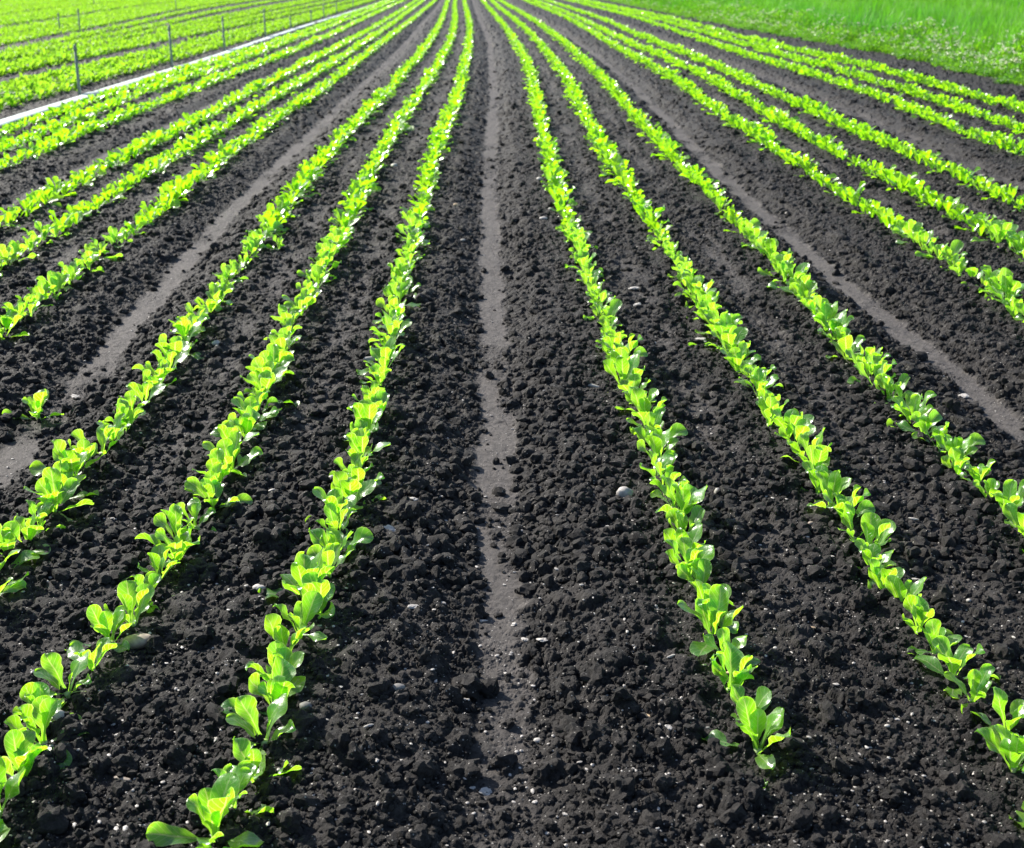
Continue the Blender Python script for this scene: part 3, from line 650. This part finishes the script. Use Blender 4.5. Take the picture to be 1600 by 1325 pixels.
# ------------------------------------------------------------------ stones and litter one can point to
stones = [ # px, py, width px, material, shape, label
 (213, 1010, 44, 'tan', 'oval', 'flat oval brown stone beside the second row left, lower left'),
 (976, 777, 25, 'white', 'blunt', 'large pale blunt stone left of the first row right of the middle track'),
 (1121, 773, 15, 'white', 'blunt', 'small pale stone between the first and second rows right'),
 (1093, 536, 26, 'white', 'flat', 'crumpled white scrap beside the second row right of the middle track'),
 (926, 604, 20, 'white', 'stick', 'white stick-like fragment left of the first row right, mid field'),
 (94, 1137, 19, 'white', 'blunt', 'pale round stone at the foot of the second row left'),
 (338, 545, 17, 'white', 'oval', 'white oval pebble between the second and third rows left'),
 (118, 603, 18, 'white', 'flat', 'white flat stone in the left wheel track near the lone seedling'),
 (405, 926, 19, 'white', 'blunt', 'pale lumpy stone between the first and second rows left'),
 (1507, 604, 17, 'white', 'flat', 'white flat fragment in the right wheel track'),
 (1474, 574, 9, 'white', 'oval', 'small white pebble in the right wheel track before the dark lump'),
 (1436, 547, 26, 'grey', 'blunt', 'dark lump lying in the right wheel track'),
 (849, 344, 12, 'white', 'oval', 'white pebble left of the first row right, upper middle'),
 (843, 285, 13, 'white', 'oval', 'pale pebble left of the first row right, higher up'),
 (860, 329, 8, 'white', 'oval', 'small white pebble touching the first row right'),
 (993, 451, 14, 'white', 'flat', 'white fragment right of the first row right, beside a leaf'),
 (996, 477, 12, 'white', 'flat', 'small white chip below the white fragment, first row right'),
 (1022, 536, 10, 'white', 'oval', 'white pebble between first and second rows right, mid field'),
 (1117, 465, 15, 'white', 'oval', 'white pebble right of the second row right of the middle track'),
 (577, 567, 16, 'white', 'blunt', 'pale stone touching the left side of the first row left'),
 (520, 755, 15, 'white', 'blunt', 'white stone touching the left side of the first row left, lower'),
 (645, 785, 17, 'white', 'flat', 'white flake between the first row left and the middle track'),
 (608, 832, 22, 'white', 'flat', 'broad pale flake right of the first row left'),
 (425, 772, 10, 'white', 'oval', 'white pebble between the first and second rows left'),
 (478, 1108, 26, 'grey', 'oval', 'grey flat stone right of the first row left near the bottom'),
 (622, 1082, 26, 'grey', 'oval', 'long grey stone in the lower middle soil'),
 (192, 1216, 24, 'tan', 'stick', 'pinkish stone low down between the two lower left rows'),
 (576, 1145, 15, 'white', 'stick', 'slim white chip in the lower middle soil'),
 (668, 1121, 9, 'white', 'oval', 'small pale pebble in the lower middle soil'),
 (840, 1127, 14, 'white', 'oval', 'small white pebble just right of the middle track, near the bottom'),
 (646, 949, 14, 'white', 'flat', 'white flat chip left of the middle track'),
 (731, 1077, 7, 'white', 'oval', 'tiny white pebble left of the middle track'),
 (820, 972, 14, 'white', 'flat', 'white chip on the right side of the middle track'),
 (847, 981, 15, 'white', 'flat', 'pale crumpled chip right of the middle track'),
 (752, 943, 15, 'white', 'stick', 'curved white fragment on the left edge of the middle track'),
 (803, 950, 12, 'white', 'flat', 'white chip inside the middle track'),
 (853, 902, 12, 'white', 'oval', 'white pebble right of the middle track, higher than the chips'),
 (1006, 1118, 18, 'husk', 'flat', 'reddish brown dry scrap left of the first row end right'),
 (1048, 1036, 14, 'white', 'stick', 'pale chip left of the last seedlings of the first row right'),
 (1046, 1140, 14, 'white', 'flat', 'pinkish white chip in the soil left of the row end right'),
 (1269, 985, 10, 'husk', 'stick', 'small orange-brown flake between the first and second rows right'),
 (1140, 1060, 10, 'husk', 'oval', 'small tan stone beside the first row right'),
 (1385, 1145, 9, 'white', 'oval', 'white pebble below the second row right'),
 (1513, 943, 10, 'white', 'oval', 'white pebble right of the second row right'),
 (1430, 914, 18, 'white', 'stick', 'white sliver touching the second row right'),
 (1427, 816, 12, 'white', 'stick', 'thin pale sliver between the second and third rows right'),
 (1267, 822, 13, 'tan', 'oval', 'small tan pebble left of the second row right'),
 (1406, 344, 12, 'white', 'flat', 'white chip left of the fourth row right'),
 (1232, 328, 9, 'white', 'oval', 'white pebble between the third and fourth rows right'),
 (1535, 266, 12, 'white', 'flat', 'white fragment in the far right wheel track'),
 (616, 260, 15, 'white', 'oval', 'pale yellowish pebble right of the second row left, far up'),
 (712, 322, 9, 'husk', 'oval', 'reddish fleck of litter left of the middle track, far up'),
 (723, 374, 8, 'white', 'oval', 'small white pebble left of the middle track'),
 (760, 1206, 20, 'white', 'flat', 'pale flake at the bottom centre, right of another'),
 (728, 1192, 16, 'white', 'flat', 'pale flake at the bottom centre, left of another'),
]
MATS = {'tan': M_tan, 'white': M_white, 'grey': M_grey, 'husk': M_husk}
for i, (px, py, w_, mt, shp, lab) in enumerate(stones):
    x, y = world(px, py); dist = math.sqrt(x * x + y * y + H * H); rad = w_ / 2 * dist / F
    V, Fc, _ = lump(3, 300 + i, {'oval': 0.12, 'blunt': 0.28, 'flat': 0.6, 'stick': 0.22}[shp], 1.0)
    sx, sy, sz = {'oval': (1, 0.72, 0.5), 'blunt': (1, 0.8, 0.78), 'flat': (1, 0.8, 0.28), 'stick': (1.1, 0.34, 0.3)}[shp]
    me = mesh_np('stone', V * np.array([sx, sy, sz]) * rad * 0.95, Fc, [MATS[mt]], None, None, shp in ('oval', 'blunt'))
    o = link({'husk': 'dry_scrap'}.get(mt, 'stone' if shp in ('oval', 'blunt') else 'stone_chip') if lab != 'dark lump lying in the right wheel track' else 'soil_clod', me)
    if lab.startswith('dark lump'): me.materials.clear(); me.materials.append(M_soil)
    zz = max(float(gz(x + a * rad, y + b * rad)[0]) for a, b in ((0, 0), (.5, 0), (-.5, 0), (0, .5), (0, -.5)))
    o.location = (x, y, zz + rad * sz * 0.25); o.rotation_euler = (random.uniform(-.2, .2), random.uniform(-.2, .2), random.uniform(-.5, .5))
    tag(o, lab, {'stone': 'stone', 'stone_chip': 'stone chip', 'dry_scrap': 'plant scrap', 'soil_clod': 'soil clod'}[o.name.split('.')[0]], 'stones and scraps lying on the soil')

# ------------------------------------------------------------------ light, sky, camera
SUN_EL, SUN_AZ = 34.0, -48.0            # azimuth measured from the view direction (+Y), negative = left
sl = bpy.data.lights.new('sun', 'SUN'); sl.energy = 5.0; sl.angle = R(0.55); sl.color = (1.0, 0.95, 0.86)
so = bpy.data.objects.new('sun', sl); col.objects.link(so)
d = Vector((math.sin(R(SUN_AZ)) * math.cos(R(SUN_EL)), math.cos(R(SUN_AZ)) * math.cos(R(SUN_EL)), math.sin(R(SUN_EL))))
so.rotation_euler = d.to_track_quat('Z', 'Y').to_euler(); so.location = (-10, 10, 20)
W = bpy.data.worlds.new('World'); S.world = W; W.use_nodes = True; nt = W.node_tree
bg = nt.nodes['Background']; sk = nt.nodes.new('ShaderNodeTexSky'); sk.sky_type = 'NISHITA'; sk.sun_disc = False
sk.sun_elevation = R(SUN_EL); sk.sun_rotation = R(SUN_AZ); sk.altitude = 100
nt.links.new(sk.outputs[0], bg.inputs[0]); bg.inputs[1].default_value = 0.095
cd = bpy.data.cameras.new('camera'); cam = bpy.data.objects.new('camera', cd); col.objects.link(cam); S.camera = cam
cam.location = (0, 0, H); cam.rotation_euler = (R(90) - P, 0, 0)
cd.sensor_width = 36; cd.lens = 36 * F / 1600; cd.shift_y = -(662.5 - YC) / 1600; cd.clip_start = 0.05; cd.clip_end = 3000
cd.dof.use_dof = True; cd.dof.focus_distance = 3.5; cd.dof.aperture_fstop = 6.5
S.view_settings.view_transform = 'Standard'; S.view_settings.look = 'None'; S.view_settings.gamma = 1.0; S.view_settings.exposure = 1.0
S.cycles.max_bounces = 6; S.cycles.transparent_max_bounces = 4; S.cycles.use_denoising = True; S.cycles.sample_clamp_indirect = 8
